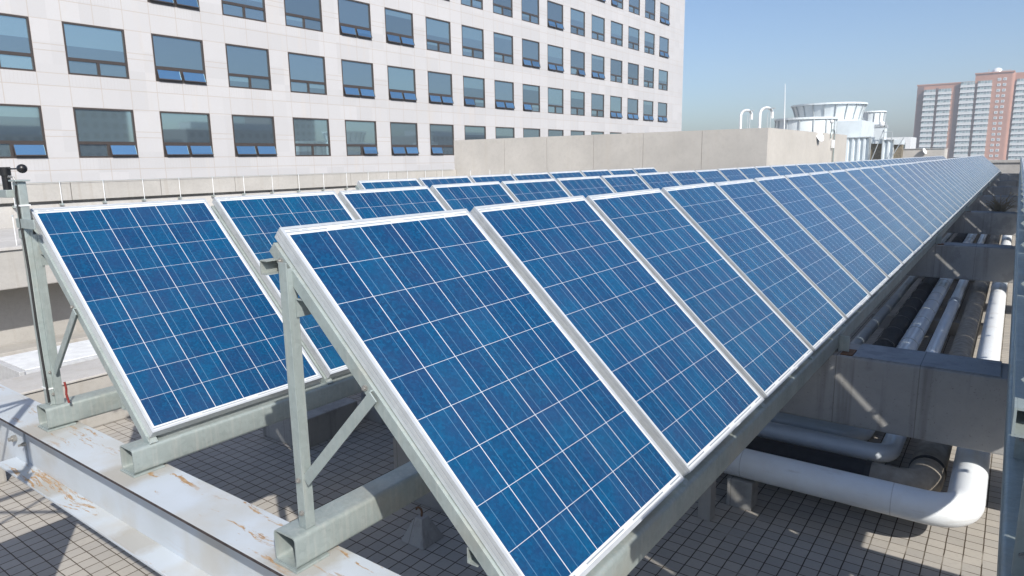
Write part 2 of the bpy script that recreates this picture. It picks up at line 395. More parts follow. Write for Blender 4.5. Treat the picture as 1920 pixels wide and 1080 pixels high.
# ---------------------------------------------------------------- the white office building
XB, Y0, PITCH_W, WW, Z0, FL, WH = -31.0, 11.87, 3.72, 2.52, .64, 3.495, 2.145
YEND = 78.2
M['facade'] = m_facade(XB, Y0, PITCH_W, WW, Z0, FL, WH)
bld = Th('office_building', (XB-8, 40, -48), 'white stone clad office block with rows of square bronze framed windows', 'building')
mb = MB(); ia0, ia1, ib0, ib1 = -3, 17, -2, 8
ys = []; zs = []
mbw = MB()
ya, zb0, ztop = Y0 + ia0*PITCH_W - 1.2, -48, Z0 + ib1*FL + WH + 1.2
def q_yz(m, y0, y1, z0, z1, x=XB): m.quad((x, y0, z0), (x, y1, z0), (x, y1, z1), (x, y0, z1))
zl = Z0 + ib0*FL
q_yz(mbw, ya, YEND, zb0, zl)
for b in range(ib0, ib1+1):
    z0 = Z0 + b*FL; z1 = z0 + WH; z2 = ztop if b == ib1 else z0 + FL
    q_yz(mbw, ya, YEND, z1, z2)
    yp = ya
    for a in range(ia0, ia1):
        y0 = Y0 + a*PITCH_W; q_yz(mbw, yp, y0, z0, z1); yp = y0 + WW
        D = .14
        mbw.quad((XB, y0, z0), (XB, y0, z1), (XB-D, y0, z1), (XB-D, y0, z0)); mbw.quad((XB, y0+WW, z0), (XB-D, y0+WW, z0), (XB-D, y0+WW, z1), (XB, y0+WW, z1))
        mbw.quad((XB, y0, z1), (XB, y0+WW, z1), (XB-D, y0+WW, z1), (XB-D, y0, z1)); mbw.quad((XB, y0, z0), (XB-D, y0, z0), (XB-D, y0+WW, z0), (XB, y0+WW, z0))
    q_yz(mbw, yp, YEND, z0, z1)
mbw.quad((XB, YEND, zb0), (XB-18, YEND, zb0), (XB-18, YEND, ztop), (XB, YEND, ztop))
mbw.quad((XB, ya, zb0), (XB, ya, ztop), (XB-18, ya, ztop), (XB-18, ya, zb0))
mbw.quad((XB, ya, ztop), (XB, YEND, ztop), (XB-18, YEND, ztop), (XB-18, ya, ztop)); mbw.quad((XB-18, ya, zb0), (XB-18, ya, ztop), (XB-18, YEND, ztop), (XB-18, YEND, zb0))
bld.part('wall', mbw, M['facade'])
# one window: frame, pane, two vents (local: y 0..WW, z 0..WH, x outwards)
ZT = WH*.30
mf = MB(); fw = .075
for (y0, y1, z0, z1) in ((0, WW, 0, fw), (0, WW, WH-fw, WH), (0, fw, fw, WH-fw), (WW-fw, WW, fw, WH-fw), (fw, WW-fw, ZT-.065, ZT+.065), (WW/2-.05, WW/2+.05, fw, ZT-.065)):
    mf.box(-.19, -.08, y0, y1, z0, z1)
mf.box(-.205, -.192, .001, WW-.001, .001, WH-.001)  # dark backing sheet added to stand for the unlit room behind
W_FRAME = mf.mesh('window', 'dark_frame')
def glass_mesh(name, pts, mat):
    m = bpy.data.meshes.new(name); m.from_pydata([Vector(p) for p in pts], [], [(0, 1, 2, 3)]); uvl = m.uv_layers.new()
    for i, q in enumerate(((0, 0), (1, 0), (1, 1), (0, 1))): uvl.data[i].uv = q
    m.materials.append(M[mat]); return m
W_PANE = glass_mesh('pane', ((-.14, fw, ZT+.065), (-.14, WW-fw, ZT+.065), (-.14, WW-fw, WH-fw), (-.14, fw, WH-fw)), 'glass')
def vent(k, tilt):
    y0, y1 = (fw, WW/2-.05) if k == 0 else (WW/2+.05, WW-fw)
    z0, z1 = fw, ZT-.065; h = z1-z0; c, s = math.cos(tilt), math.sin(tilt)
    def P(y, t, e=0): return Vector((-.09 + e*c + (h-t)*s, y, z1 - (h-t)*c + e*s))
    return [P(y0, 0), P(y1, 0), P(y1, h), P(y0, h)], P
W_VENT = {}
for k in (0, 1):
    for tl in (0, .30):
        pts, P = vent(k, tl)
        if tl == 0: pts = [p + Vector((-.05, 0, 0)) for p in pts]
        me = glass_mesh('vent_sash', pts, 'glass_vent' if tl else 'glass')
        W_VENT[k, tl] = me
        if tl:
            y0, y1 = pts[0].y, pts[1].y; h = ZT-.065-fw; m2 = MB()
            for (a, b, t0, t1) in ((y0, y1, 0, .04), (y0, y1, h-.03, h), (y0, y0+.03, 0, h), (y1-.03, y1, 0, h)):
                o = P(a, t0, .002); m2.obox(o, P(b, t0, .002)-o, P(a, t1, .002)-o, P(a, t0, .02)-o)
            W_VENT[k, 'rim'] = m2.mesh('sash_rim', 'dark_frame')
nwin = 0
for b in range(ib0, ib1+1):
    for a in range(ia0, ia1):
        p0 = Vector((XB, Y0+a*PITCH_W, Z0+b*FL))
        if not any(inframe(p0 + Vector((0, dy, dz)), 0) for dy in (0, WW) for dz in (0, WH)): continue
        q = proj(p0 + Vector((0, WW, WH)))
        if q[1] > 262 and q[0] > 860: continue
        w = place('window', W_FRAME, bld.o, p0 + Vector((.075, 0, 0)) - bld.loc); nwin += 1
        place('pane', W_PANE, w)
        op = random.random()
        for k in (0, 1):
            opened = (op < (.75 if b <= 1 else .45)) and random.random() < .85
            vs_ = place('vent_sash', W_VENT[k, .30 if opened else 0], w)
            if opened and a < 8:
                pass
            if opened: place('sash_rim', W_VENT[k, 'rim'], w)

# ---------------------------------------------------------------- left parapet, slab and rods
XP = -11.8
par = Th('parapet_wall', (XP-.4, 5, -.77), 'white roof edge wall with overhanging stone coping behind the panel rows', 'wall')
mb = MB(); mb.box(XP-.55, XP, -12, 14.49, -.757, -.39); par.part('wall', mb, 'white_paint')
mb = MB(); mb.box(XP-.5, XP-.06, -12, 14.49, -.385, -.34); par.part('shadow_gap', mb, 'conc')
mb = MB(); y = -12.3
while y < 14.4:
    y1 = min(y+1.62, 14.485); mb.box(XP-.6, XP+.07, max(y, -12)+.006, y1-.006, -.34, -.02); y = y1
par.part('coping', mb, 'conc_pale', .006)
sl_ = Th('concrete_overhang', (-10, 5, ZG), 'stained concrete ledge overhanging a dark recess beside the roof', 'wall')
mb = MB(); mb.box(-12.3, -8.4, -12, 14.49, -1.30, -.80); sl_.part('slab', mb, 'conc_pale', .015)
mb = MB(); mb.box(-12.3, -8.37, -12, 14.49, -.797, -.757); sl_.part('white_coping', mb, 'white_paint', .006)
mb = MB(); mb.box(-12.3, -9.15, -12, 14.49, ZG, -1.303); sl_.part('back_wall', mb, 'conc_pale')
mb = MB(); mb.box(-9.147, -8.65, -12, 14.49, ZG, ZG+.10); sl_.part('step', mb, 'conc_pale', .01)
rod0 = None
rodm = MB(); rodm.tube([(0, 0, -.40), (0, 0, -.02)], .006, 8); RODM = rodm.mesh('rod', 'white_enamel')
tipm = MB(); tipm.tube([(0, 0, -.02), (0, 0, .0)], .013, 8); TIPM = tipm.mesh('rod_tip', 'tower_rib')
rodf = MB(); rodf.box(-.08, .02, -.02, .02, -.42, -.385); FOOTM = rodf.mesh('rod_foot', 'galv')
ry = 1.55; i = 0
while ry < 16.6:
    e = thing('lightning_rod', (XP+.10 if ry < 14.3 else XP+.4, ry if ry < 14.3 else 14.4, -.0), 'thin white rod with black tip standing along the stone coping', 'lightning rod', 'rods along the coping')
    if ry >= 14.3: e.location = (XP + (ry-14.3)*1.0 + .5, 14.35, -.03)
    place('rod', RODM, e); place('rod_tip', TIPM, e); place('rod_foot', FOOTM, e); ry += .722
e = thing('lightning_rod', (-8.55, 1.93, -.36), 'lone short rod on the ledge edge left of the instrument mast', 'lightning rod')
place('rod', RODM, e); place('rod_tip', TIPM, e)
mb = MB(); mb.tube([(XP+.10, -8, -.012), (XP+.10, 14.3, -.012)], .003, 6)
tag(place('lightning_wire', mb.mesh('lightning_wire', 'galv')), 'thin wire strung between the rod tips along the coping', 'wire')

# ---------------------------------------------------------------- tan concrete box on the roof
YW = 14.5
bx = Th('roof_plant_room', (-7, 19, ZG), 'tan concrete box with vertical joints standing behind the shortest panel row', 'building')
mb = MB()
for x0, x1 in ((-11.8, -9.915), (-9.905, -8.465), (-8.455, -7.005), (-6.995, -5.605), (-5.595, -4.095), (-4.085, -2.58)): mb.box(x0, x1, YW, 23.2, ZG, .845)
bx.part('wall', mb, 'conc_tan')
mb = MB(); mb.box(-11.79, -2.6, YW+.02, 23.18, .70, .80); bx.part('inner_roof', mb, 'conc')
def goose(name, x, y, w, h, r, label, up=0):
    t = Th(name, (x, y, .845), label, 'vent pipe')
    m = MB(); pts = [(x, y, .80), (x, y, .845+h-w/2)]
    for i in range(1, 9):
        a = math.pi*i/8; pts.append((x + w/2 - w/2*math.cos(a), y + .12*i/8, .845+h-w/2 + w/2*math.sin(a)))
    pts.append((x+w, y+.12, .845+h-w*1.0)); m.tube(pts, r, 12); t.part('pipe', m, 'white_enamel', 0, True)
    m = MB(); m.tube([(x+w*.95, y+.02, .8), (x+w*.95, y+.02, .845+h*.97)], r*.35, 8); m.tube([(x+w*.7, y+.02, .8), (x+w*.7, y+.02, .845+h*.8)], r*.25, 8)
    m.box(x+w*.5, x+w*1.35, y-.03, y+.05, .845+h*.93, .845+h*.98); t.part('stay', m, 'tower_rib')
goose('gooseneck_vent', -3.98, 16.9, .24, .56, .032, 'white gooseneck vent pipe on the plant room, left of the pair')
goose('gooseneck_vent', -3.52, 17.0, .27, .60, .036, 'white gooseneck vent pipe beside the antenna, right of the pair')
t = Th('antenna_mast', (-3.03, 17.5, .845), 'tall hair thin antenna pole on the plant room roof', 'antenna')
mb = MB(); mb.tube([(-3.03, 17.5, .8), (-3.05, 17.5, 1.5), (-3.07, 17.5, 2.05)], .01, 6, radii=[.014, .011, .006]); t.part('pole', mb, 'white_enamel'); mb = MB(); mb.box(-3.07, -2.99, 17.46, 17.54, .80, .86); t.part('base', mb, 'galv')
def dish(x, y, z, r, label):
    t = Th('satellite_dish', (x, y, z-r), label, 'dish'); m = MB(); n = 20; prof = [(.001, -.3*r), (r*.5, -.22*r), (r, 0), (r*.97, .02*r), (r*.5, -.19*r), (.001, -.27*r)]
    m.lathe(prof, (0, 0, 0), n); Rm = Matrix.Rotation(R(65), 3, 'Y') @ Matrix.Rotation(R(20), 3, 'X')
    m.v = [Rm @ v + Vector((x, y, z)) for v in m.v]; t.part('reflector', m, 'white_enamel', 0, True)
    m = MB(); m.tube([(x-.05*r, y, z-.1*r), (x-.5*r, y, z-r)], .06*r, 8); m.tube([Rm @ Vector((0, 0, -.1*r)) + Vector((x, y, z)), Rm @ Vector((0, 0, .7*r)) + Vector((x, y, z))], .04*r, 6); t.part('arm', m, 'galv')
dish(-2.52, 19.2, .74, .16, 'small white dish fixed to the edge of the tan plant room')
t = Th('wall_lamp', (-2.54, 21.15, -.6), 'arched pipe with a lamp box rising up the plant room side wall', 'lamp')
mb = MB(); pts = [(-2.54, 21.15, -1.2), (-2.54, 21.15, .8)] + [(-2.54-.0, 21.15-.22+.22*math.cos(a), .8+.16*math.sin(a)) for a in [math.pi*i/6 for i in range(1, 7)]] + [(-2.54, 20.71, .7)]
mb.tube(pts, .022, 8); t.part('pipe', mb, 'galv', 0, True)
mb = MB(); mb.box(-2.57, -2.49, 20.90, 21.02, .42, .66); t.part('lamp_box', mb, 'white_enamel', .008)

# ---------------------------------------------------------------- cooling towers
def stack(t, c, r0, r1, z0, z1, n=20):
    m = MB(); prof = [(r0 + (r1-r0)*(s**1.6), z0 + (z1-z0)*s) for s in (0, .2, .4, .6, .8, 1)]
    m.lathe(prof, c, 40); m.lathe([(r1, z1), (r1-.06, z1), (r0-.06, z0)], c, 40); t.part('fan_stack', m, 'tower_white', 0, True)
    m = MB(); m.lathe([(r1+.002, z1-.08), (r1+.08, z1-.08), (r1+.08, z1+.02), (r1-.08, z1+.02)], c, 40); m.lathe([(r0, z0), (r0+.1, z0), (r0+.1, z0+.09), (r0, z0+.09)], c, 40)
    t.part('rim', m, 'tower_white')
    m = MB(); e = Vector((1, 0, 0)); sd = Vector((0, 1, 0)); pr = [e*r + Vector((0, 0, z)) for r, z in prof]
    m.profile([(p.x, p.z) for p in pr] + [(p.x+.07, p.z) for p in reversed(pr)], (0, -.02, 0), (0, .04, 0), (1, 0, 0), (0, 0, 1))
    me = m.mesh('rib', 'tower_rib')
    for k in range(n):
        o = place('rib', me, t.o, c - t.loc); o.rotation_euler = (0, 0, 2*math.pi*(k+.3)/n)
t = Th('cooling_tower', (-8, 44.4, ZG), 'big white flared cooling tower stack, tallest of the roof plant', 'cooling tower', 'cooling towers behind the plant room')
stack(t, Vector((-8.05, 46.3, 0)), 1.85, 2.14, 2.2, 3.3)
mb = MB(); mb.box(-9.9, -5.7, 44.2, 48.4, 1.95, 2.2); mb.box(-9.9, -5.7, 44.2, 48.4, ZG, 1.35)
n0 = len(mb.v); mb.quad((-9.9, 44.2, 1.35), (-5.7, 44.2, 1.35), (-5.7, 44.2, 1.95), (-9.9, 44.2, 1.95)); mb.quad((-5.7, 44.2, 1.35), (-5.7, 48.4, 1.35), (-5.7, 48.4, 1.95), (-5.7, 44.2, 1.95)); t.part('casing', mb, 'tower_white')
t = Th('cooling_tower', (-8.2, 41.6, ZG), 'low wide white cooling drum peeping over the plant room wall', 'cooling tower', 'cooling towers behind the plant room')
mb = MB(); mb.lathe([(1.62, ZG), (1.62, 2.22)], (-8.25, 41.6, 0), 36, False, True); t.part('casing', mb, 'tower_white', 0, True)
mb = MB(); mb.lathe([(1.62, 2.20), (1.72, 2.20), (1.72, 2.31), (1.5, 2.31)], (-8.25, 41.6, 0), 36); t.part('rim', mb, 'tower_white')
mb = MB(); mb.box(1.62, 1.68, -.035, .035, 0, 4.46); me = mb.mesh('rib', 'tower_rib')
for k in range(14): place('rib', me, t.o, Vector((-8.25, 41.6, ZG)) - t.loc).rotation_euler = (0, 0, 2*math.pi*(k+.6)/14)
t = Th('cooling_tower', (-7.5, 59, ZG), 'smaller distant white cooling tower stack right of the big one', 'cooling tower', 'cooling towers behind the plant room')
stack(t, Vector((-7.55, 58.8, 0)), .88, .95, 2.42, 3.42, 14)
mb = MB(); mb.box(-8.5, -6.55, 57.85, 59.9, ZG, 2.2); t.part('casing', mb, 'tower_white')
mb = MB(); mb.box(-8.55, -6.5, 57.8, 59.95, 2.2, 2.40); t.part('deck', mb, 'tower_rib')
# the plant enclosure below the stacks
t = Th('air_handling_unit', (-5, 45, ZG), 'white corrugated plant enclosure with brown fill louvres below the cooling stacks', 'air handler')
def corr(x0, x1, y, z0, z1, p=.24, d=.05):
    m = MB(); x = x0
    while x < x1-1e-6:
        q = [(x, y), (x+p*.35, y), (x+p*.45, y+d), (x+p*.9, y+d), (x+p, y)]
        for a, b in zip(q[:-1], q[1:]): m.quad((min(a[0], x1), a[1], z0), (min(b[0], x1), b[1], z0), (min(b[0], x1), b[1], z1), (min(a[0], x1), a[1], z1))
        x += p
    return m
t.part('corrugated_panel', corr(-6.25, -5.03, 42.9, ZG, 1.15, .30, .09), 'tower_white'); t.part('corrugated_panel', corr(-4.36, -3.83, 42.9, ZG, .97, .26, .08), 'tower_white')
mb = MB(); mb.box(-5.03, -4.36, 43.2, 43.9, ZG, .80); mb.box(-3.83, -3.42, 43.2, 43.9, ZG, .72); t.part('louvre', mb, 'louvre')
mb = MB(); mb.box(-6.3, -5.0, 43.02, 44.1, ZG, 1.16); mb.box(-5.03, -4.36, 43.0, 44.1, .80, 1.16); mb.box(-4.38, -3.81, 43.02, 44.1, ZG, 1.0); mb.box(-3.83, -3.4, 43.0, 44.1, .72, .98); t.part('casing', mb, 'tower_white')
mb = MB(); mb.box(-6.33, -4.98, 42.85, 43.0, 1.15, 1.2); mb.box(-4.38, -3.80, 42.85, 43.0, .97, 1.01)
for x in (-5.03, -4.97, -4.36): mb.box(x-.02, x+.02, 42.86, 42.95, ZG, 1.15)
t.part('trim', mb, 'tower_rib')
mb = MB()
for a, b in (((-4.95, 42.7, -.5), (-4.35, 42.7, 1.5)), ((-4.35, 42.7, 1.5), (-4.2, 42.7, 1.75)), ((-4.3, 42.7, 1.42), (-3.9, 42.7, 1.42)), ((-3.9, 42.7, 1.42), (-3.9, 42.7, .9)), ((-4.3, 42.7, 1.42), (-4.3, 42.7, .9)), ((-4.1, 42.7, -.5), (-3.3, 42.7, 1.1))): mb.tube([a, b], .022, 6)
t.part('pipe_rail', mb, 'tower_rib')
t = Th('floodlight', (-4.45, 42.6, 1.6), 'round white floodlight on a pipe above the plant enclosure', 'lamp')
mb = MB(); mb.sphere((-4.42, 42.6, 1.84), .17, 14); t.part('lamp', mb, 'white_enamel', 0, True); mb = MB(); mb.tube([(-4.3, 42.66, 1.4), (-4.3, 42.66, 1.75), (-4.25, 42.6, 1.84)], .03, 6); mb.box(-4.27, -4.2, 42.5, 42.7, 1.74, 1.95); t.part('bracket', mb, 'tower_rib')
t = Th('floodlight', (-7.15, 40.9, .9), 'small white ball lamp in front of the big cooling stack', 'lamp')
mb = MB(); mb.sphere((-6.0, 37.5, 1.9), .10, 12); t.part('lamp', mb, 'white_enamel', 0, True); mb = MB(); mb.tube([(-6.0, 37.5, ZG), (-6.0, 37.5, 1.85)], .03, 6); t.part('pole', mb, 'galv')
t = Th('white_annex', (-10, 101, ZG), 'plain white box building with one dark window left of the pink tower', 'building')
mb = MB(); mb.box(-13.5, -9.4, 100, 106, -48, 2.25); t.part('wall', mb, 'white_enamel'); mb = MB(); mb.box(-10.35, -9.95, 99.96, 100.02, .55, 1.55); t.part('window', mb, 'glass')
t = Th('roof_wall', (-3.6, 56, ZG), 'low tan concrete block in front of the pink tower', 'wall')
mb = MB(); mb.box(-4.75, -3.42, 54.5, 57, ZG, .50); mb.box(-3.41, -2.2, 54.5, 57, ZG, .47); t.part('wall', mb, 'conc_tan'); mb = MB(); mb.box(-4.78, -2.17, 54.45, 57.05, .50, .54); t.part('cap', mb, 'conc_pale')
dish(-3.35, 54.3, .36, .22, 'white dish leaning on the low tan block before the pink tower')
t = Th('roof_hatch', (-4.55, 52, ZG), 'small white hatch post at the end of the tan block', 'hatch')
mb = MB(); mb.box(-4.72, -4.55, 52, 52.3, ZG, .02); t.part('post', mb, 'white_enamel', .01); mb = MB(); mb.box(-4.78, -4.49, 51.95, 52.35, .02, .08); t.part('cap', mb, 'tower_rib')
t = Th('end_parapet', (2, 60.3, ZG), 'cream parapet wall closing the far end of the roof', 'wall')
mb = MB(); mb.box(-2.3, 9, 60.2, 60.8, ZG, -.62); t.part('wall', mb, 'conc_pale'); mb = MB(); mb.box(-2.3, 9, 60.1, 60.9, -.56, -.37); t.part('coping', mb, 'conc_pale', .01); mb = MB(); mb.box(-2.28, 9, 60.25, 60.75, -.618, -.562); t.part('shadow_gap', mb, 'conc')

# ---------------------------------------------------------------- pink apartment tower
tw = Th('apartment_tower', (-14, 262, -48), 'pink tiled apartment tower with stacked glazed balconies', 'building')
TX0, TX1, TX2, TX3 = -26.6, -11.3, -2.35, 8.0; TY = 257.5; TZ1, TZ2, FH = 21.3, 23.6, 1.62
mb = MB(); mb.box(TX0, TX1-.01, TY+1.2, TY+16, -48, TZ1); mb.box(TX1, TX2, TY+1.0, TY+16, -48, TZ2); mb.box(TX2+.01, TX3, TY+2.4, TY+16, -48, TZ2-.2)
mb.box(TX0-1.9, TX0-.02, TY+2, TY+12, -48, 5.3); tw.part('wall', mb, 'pink')
mb = MB(); mb.tube([(TX2, TY+2.0, -48), (TX2, TY+2.0, TZ2)], 1.0, 20); tw.part('corner_column', mb, 'pink', 0, True)
mb = MB(); mb.box(TX0-.2, TX1, TY+1.0, TY+16.2, TZ1, TZ1+.35); mb.box(TX1-.2, TX2+.8, TY+.7, TY+16.2, TZ2, TZ2+.35); tw.part('roof', mb, 'pink')
mb = MB(); mb.lathe([(1.5*math.cos(a), 1.5*math.sin(a)) for a in [0, .4, .8, 1.2, 1.55]], (-6.0, TY+4, TZ2+.3), 16); tw.part('dome', mb, 'white_enamel', 0, True)
mb = MB(); mb.box(-8.3, -8.1, TY+4, TY+4.2, TZ2, TZ2+1.6); mb.box(-5, -2.5, TY+3, TY+5, TZ2+.35, TZ2+.9); tw.part('roof_plant', mb, 'tower_rib')
bays = [(-24.8, -20.1), (-19.2, -15.2), (-13.0, -8.9), (-8.1, -3.9-1.9)]
bays = [(-24.6, -21.4), (-20.7, -17.2), (-14.9, -11.2), (-10.5, -6.9)]
def balcony_meshes(w, sill, d=1.2):
    a = MB(); a.box(0, w, 0, d, .04, sill); g = MB(); g.box(.06, w-.06, .1, d, sill+.001, FH-.04); l = MB(); l.box(-.12, w+.12, -.12, d, -.04, .039)
    return a.mesh('balcony', 'tower_pale'), g.mesh('balcony_glazing', 'tglass'), l.mesh('balcony_slab', 'white_enamel')
def balcony_stack(x0, x1, yy, zmax, sills, d=1.2):
    ms = [balcony_meshes(x1-x0, q, d) for q in sills]; zf, k = -6.0, 0
    while zf + FH < zmax:
        a, g, l = ms[k % len(ms)]; b = place('balcony', a, tw.o, Vector((x0, yy, zf)) - tw.loc); place('balcony_glazing', g, b); place('balcony_slab', l, b); zf += FH; k += 1
for bi, (x0, x1) in enumerate(bays): balcony_stack(x0, x1, TY, TZ1 if bi < 2 else 22.0, (.78, .66) if bi % 2 else (.66, .78))
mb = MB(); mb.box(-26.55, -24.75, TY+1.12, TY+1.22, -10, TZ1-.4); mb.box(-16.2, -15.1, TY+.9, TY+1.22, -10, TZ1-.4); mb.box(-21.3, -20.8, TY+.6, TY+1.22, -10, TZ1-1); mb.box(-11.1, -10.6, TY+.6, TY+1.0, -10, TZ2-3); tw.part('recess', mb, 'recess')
wmesh = MB(); wmesh.box(-.28, .28, -.06, .05, 0, .55); WM = wmesh.mesh('window', 'tglass'); fmesh = MB()
for q in ((-.42, .42, -.08, .05, -.1, -.002), (-.42, .42, -.08, .05, .552, .65), (-.42, -.282, -.08, .05, -.002, .552), (.282, .42, -.08, .05, -.002, .552)): fmesh.box(*q)
FM = fmesh.mesh('window_frame', 'white_enamel')
zf = -4.5
while zf < 22.6:
    for x in (-5.2, -3.8):
        w = place('window', WM, tw.o, Vector((x, TY+.97, zf)) - tw.loc); place('window_frame', FM, w)
    zf += FH
balcony_stack(-.9, 7.5, TY+1.4, 22.5, (.72,), 1.0)

def m_cityblock():
    k = NT('city_block_front'); x, y, z = k.sep(k.geo())
    w = k.math('MULTIPLY', k.math('LESS_THAN', k.math('FRACT', k.math('MULTIPLY', y, .31)), .55), k.math('LESS_THAN', k.math('FRACT', k.math('MULTIPLY', z, .30)), .5))
    return k.set(k.mix(w, (.26, .27, .27), (.05, .07, .08)), .6, 0, .5)
M['block'] = m_cityblock()
for (x, y0, y1, zt, lab) in ((150, 60, 84, 9, 'low grey office block'), (190, 98, 118, 24, 'tall slim grey tower'), (170, 128, 172, 13, 'broad grey slab block'), (210, 190, 214, 29, 'tallest grey tower'), (160, 232, 300, 12, 'long low grey block')):
    t = Th('city_block', (x+10, (y0+y1)/2, -48), lab + ' across the city, mirrored in the office windows', 'building'); mb = MB(); mb.box(x, x+20, y0, y1, -48, zt); t.part('wall', mb, 'block'); mb = MB(); mb.box(x+4, x+12, y0+4, y1-6, zt+.01, zt+2.5); t.part('roof_room', mb, 'tower_rib')

# ================================================================ SOLAR ROWS
UM, VM0, VM1, TH = .0205, .034, .030, .046
LEN = 9*V
def pt(u, v, w): return EY*u + ED*v + EN*w
def pbox(m, u0, u1, v0, v1, w0, w1): m.obox(pt(u0, v0, w0), EY*(u1-u0), ED*(v1-v0), EN*(w1-w0))
PB = pt(-UM, LEN+VM1, -TH)                       # base corner of a panel
def panel_meshes():
    f = MB(); u0, u1, v0, v1 = -UM, 6*U+UM, -VM0, LEN+VM1; lip = .0115
    def ring(a, b, c, d, w0, w1, t):              # four bars butted end to end
        pbox(f, a, b, c, c+t, w0, w1); pbox(f, a, b, d-t, d, w0, w1); pbox(f, a, a+t, c+t, d-t, w0, w1); pbox(f, b-t, b, c+t, d-t, w0, w1)
    ring(u0, u1, v0, v1, -.012, .0015, lip)
    ring(u0+.0025, u1-.0025, v0+.0025, v1-.0025, -.0155, -.012, .01)
    ring(u0, u1, v0, v1, -.029, -.0155, .011)
    ring(u0+.0018, u1-.0018, v0+.0018, v1-.0018, -.0315, -.029, .01)
    ring(u0, u1, v0, v1, -TH, -.0315, .011)
    fm = f.mesh('frame', 'alu', 0, False, PB)
    me = bpy.data.meshes.new('cell_sheet'); a, b, c, d = u0+lip-.001, u1-lip+.001, v0+lip-.001, v1-lip+.001
    cs = [(a, c), (a, d), (b, d), (b, c)]
    vs_ = [pt(u, v, -.002) - PB for u, v in cs] + [pt(u, v, -.007) - PB for u, v in cs]
    me.from_pydata(vs_, [], [(0, 1, 2, 3), (7, 6, 5, 4)]); uvl = me.uv_layers.new()
    for i, q in enumerate(cs): uvl.data[i].uv = q
    for i in range(4, 8): uvl.data[i].uv = (-1, -1)
    me.materials.append(M['cells']); me.update()
    j = MB(); pbox(j, 3*U-.07, 3*U+.07, .12, .24, -.03, -.0075); jm = j.mesh('junction_box', 'black', 0, False, PB)
    lb = MB(); pbox(lb, .012, .052, -.0195, -.0155, -.0019, -.0012); pbox(lb, .062, .088, -.0195, -.0155, -.0019, -.0012); lm = lb.mesh('serial_strip', 'tower_rib', 0, False, PB)
    return fm, me, jm, lm
PM = panel_meshes()
ROWS = {'P': (Vector((0, 0, 0)), 52), 'Q': (Vector((-2.248, .038, 0)), 52), 'R': (Vector((-4.388, 4.213, 0)), 8), 'S': (Vector((2.09, .0, -.095)), 52)}
RDESC = {'P': 'the big front row', 'Q': 'the second row', 'R': 'the short back row', 'S': 'the row behind the camera side aisle'}
SSC = .80
def panel(o, n, row):
    base = o + PB + EY*(n*PT)
    if row == 'P': k = 14
    elif row == 'Q': k = 10
    elif row == 'R': k = 8
    else: k = 0
    if n < k:
        lab = 'blue solar panel, %s from the near end of %s' % ('nearest' if n == 0 else ORD[n], RDESC[row])
        if row == 'P' and n == 0: lab = 'largest blue solar panel in the foreground, at the near end of the front row'
        if row == 'Q' and n == 0: lab = 'blue solar panel at far left beside the instrument mast'
        if row == 'R' and n == 7: lab = 'blue solar panel ending the short back row before the tan wall'
    else: lab = {'P': 'narrow looking greyish solar panel in the distant stretch of the front row', 'Q': 'narrow solar panel in the distant stretch of the second row', 'S': 'solar panel of the row on the far right, seen from behind'}[row]
    e = thing('solar_panel', base, lab, 'solar panel', {'P': 'panels of the front row', 'Q': 'panels of the second row', 'R': 'panels of the short back row', 'S': 'panels of the far right row'}[row])
    if row == 'S': e.scale = (SSC, 1, SSC); e.location = o + pt(0, 0, 0) + EY*(n*PT - UM) + Vector((PB.x, 0, PB.z))*SSC
    jz = random.uniform(-.003, .003); e.location.z += jz; e.rotation_euler = (random.uniform(-.0022, .0022), random.uniform(-.0025, .0025), 0)
    place('frame', PM[0], e); place('cell_sheet', PM[1], e)
    if row == 'S' or n < 3: place('junction_box', PM[2], e)
    if n < 12 and row != 'S': place('serial_strip', PM[3], e)
for row, (o, n) in ROWS.items():
    for i in range(n): panel(o, i, row)

# racks: everything that is welded or bolted into one frame
TZ, TW_, TH_ = -1.062, .126, .122
def sqtube(x0, x1, z0, z1, y0, y1, r=.018, t=.006):
    m = MB()
    def rr(x0, x1, z0, z1, r):
        out = []
        for cx, cz, a0 in ((x1-r, z1-r, 0), (x0+r, z1-r, 90), (x0+r, z0+r, 180), (x1-r, z0+r, 270)):
            for k in range(5): a = R(a0 + 22.5*k); out.append((cx + r*math.cos(a), cz + r*math.sin(a)))
        return out
    po = rr(x0, x1, z0, z1, r); pi = rr(x0+t, x1-t, z0+t, z1-t, r-t)
    m.profile(po, (0, y0, 0), (0, y1-y0, 0), (1, 0, 0), (0, 0, 1), caps=False)
    i0 = len(m.v); m.profile(pi, (0, y0, 0), (0, y1-y0, 0), (1, 0, 0), (0, 0, 1), caps=False)
    n = len(po)
    for k in range(n):                          # end rings
        a, b = (k, (k+1) % n)
        m.quad((po[a][0], y0, po[a][1]), (po[b][0], y0, po[b][1]), (pi[b][0], y0, pi[b][1]), (pi[a][0], y0, pi[a][1]))
        m.quad((po[a][0], y1, po[a][1]), (pi[a][0], y1, pi[a][1]), (pi[b][0], y1, pi[b][1]), (po[b][0], y1, po[b][1]))
    return m
YC0 = -.050
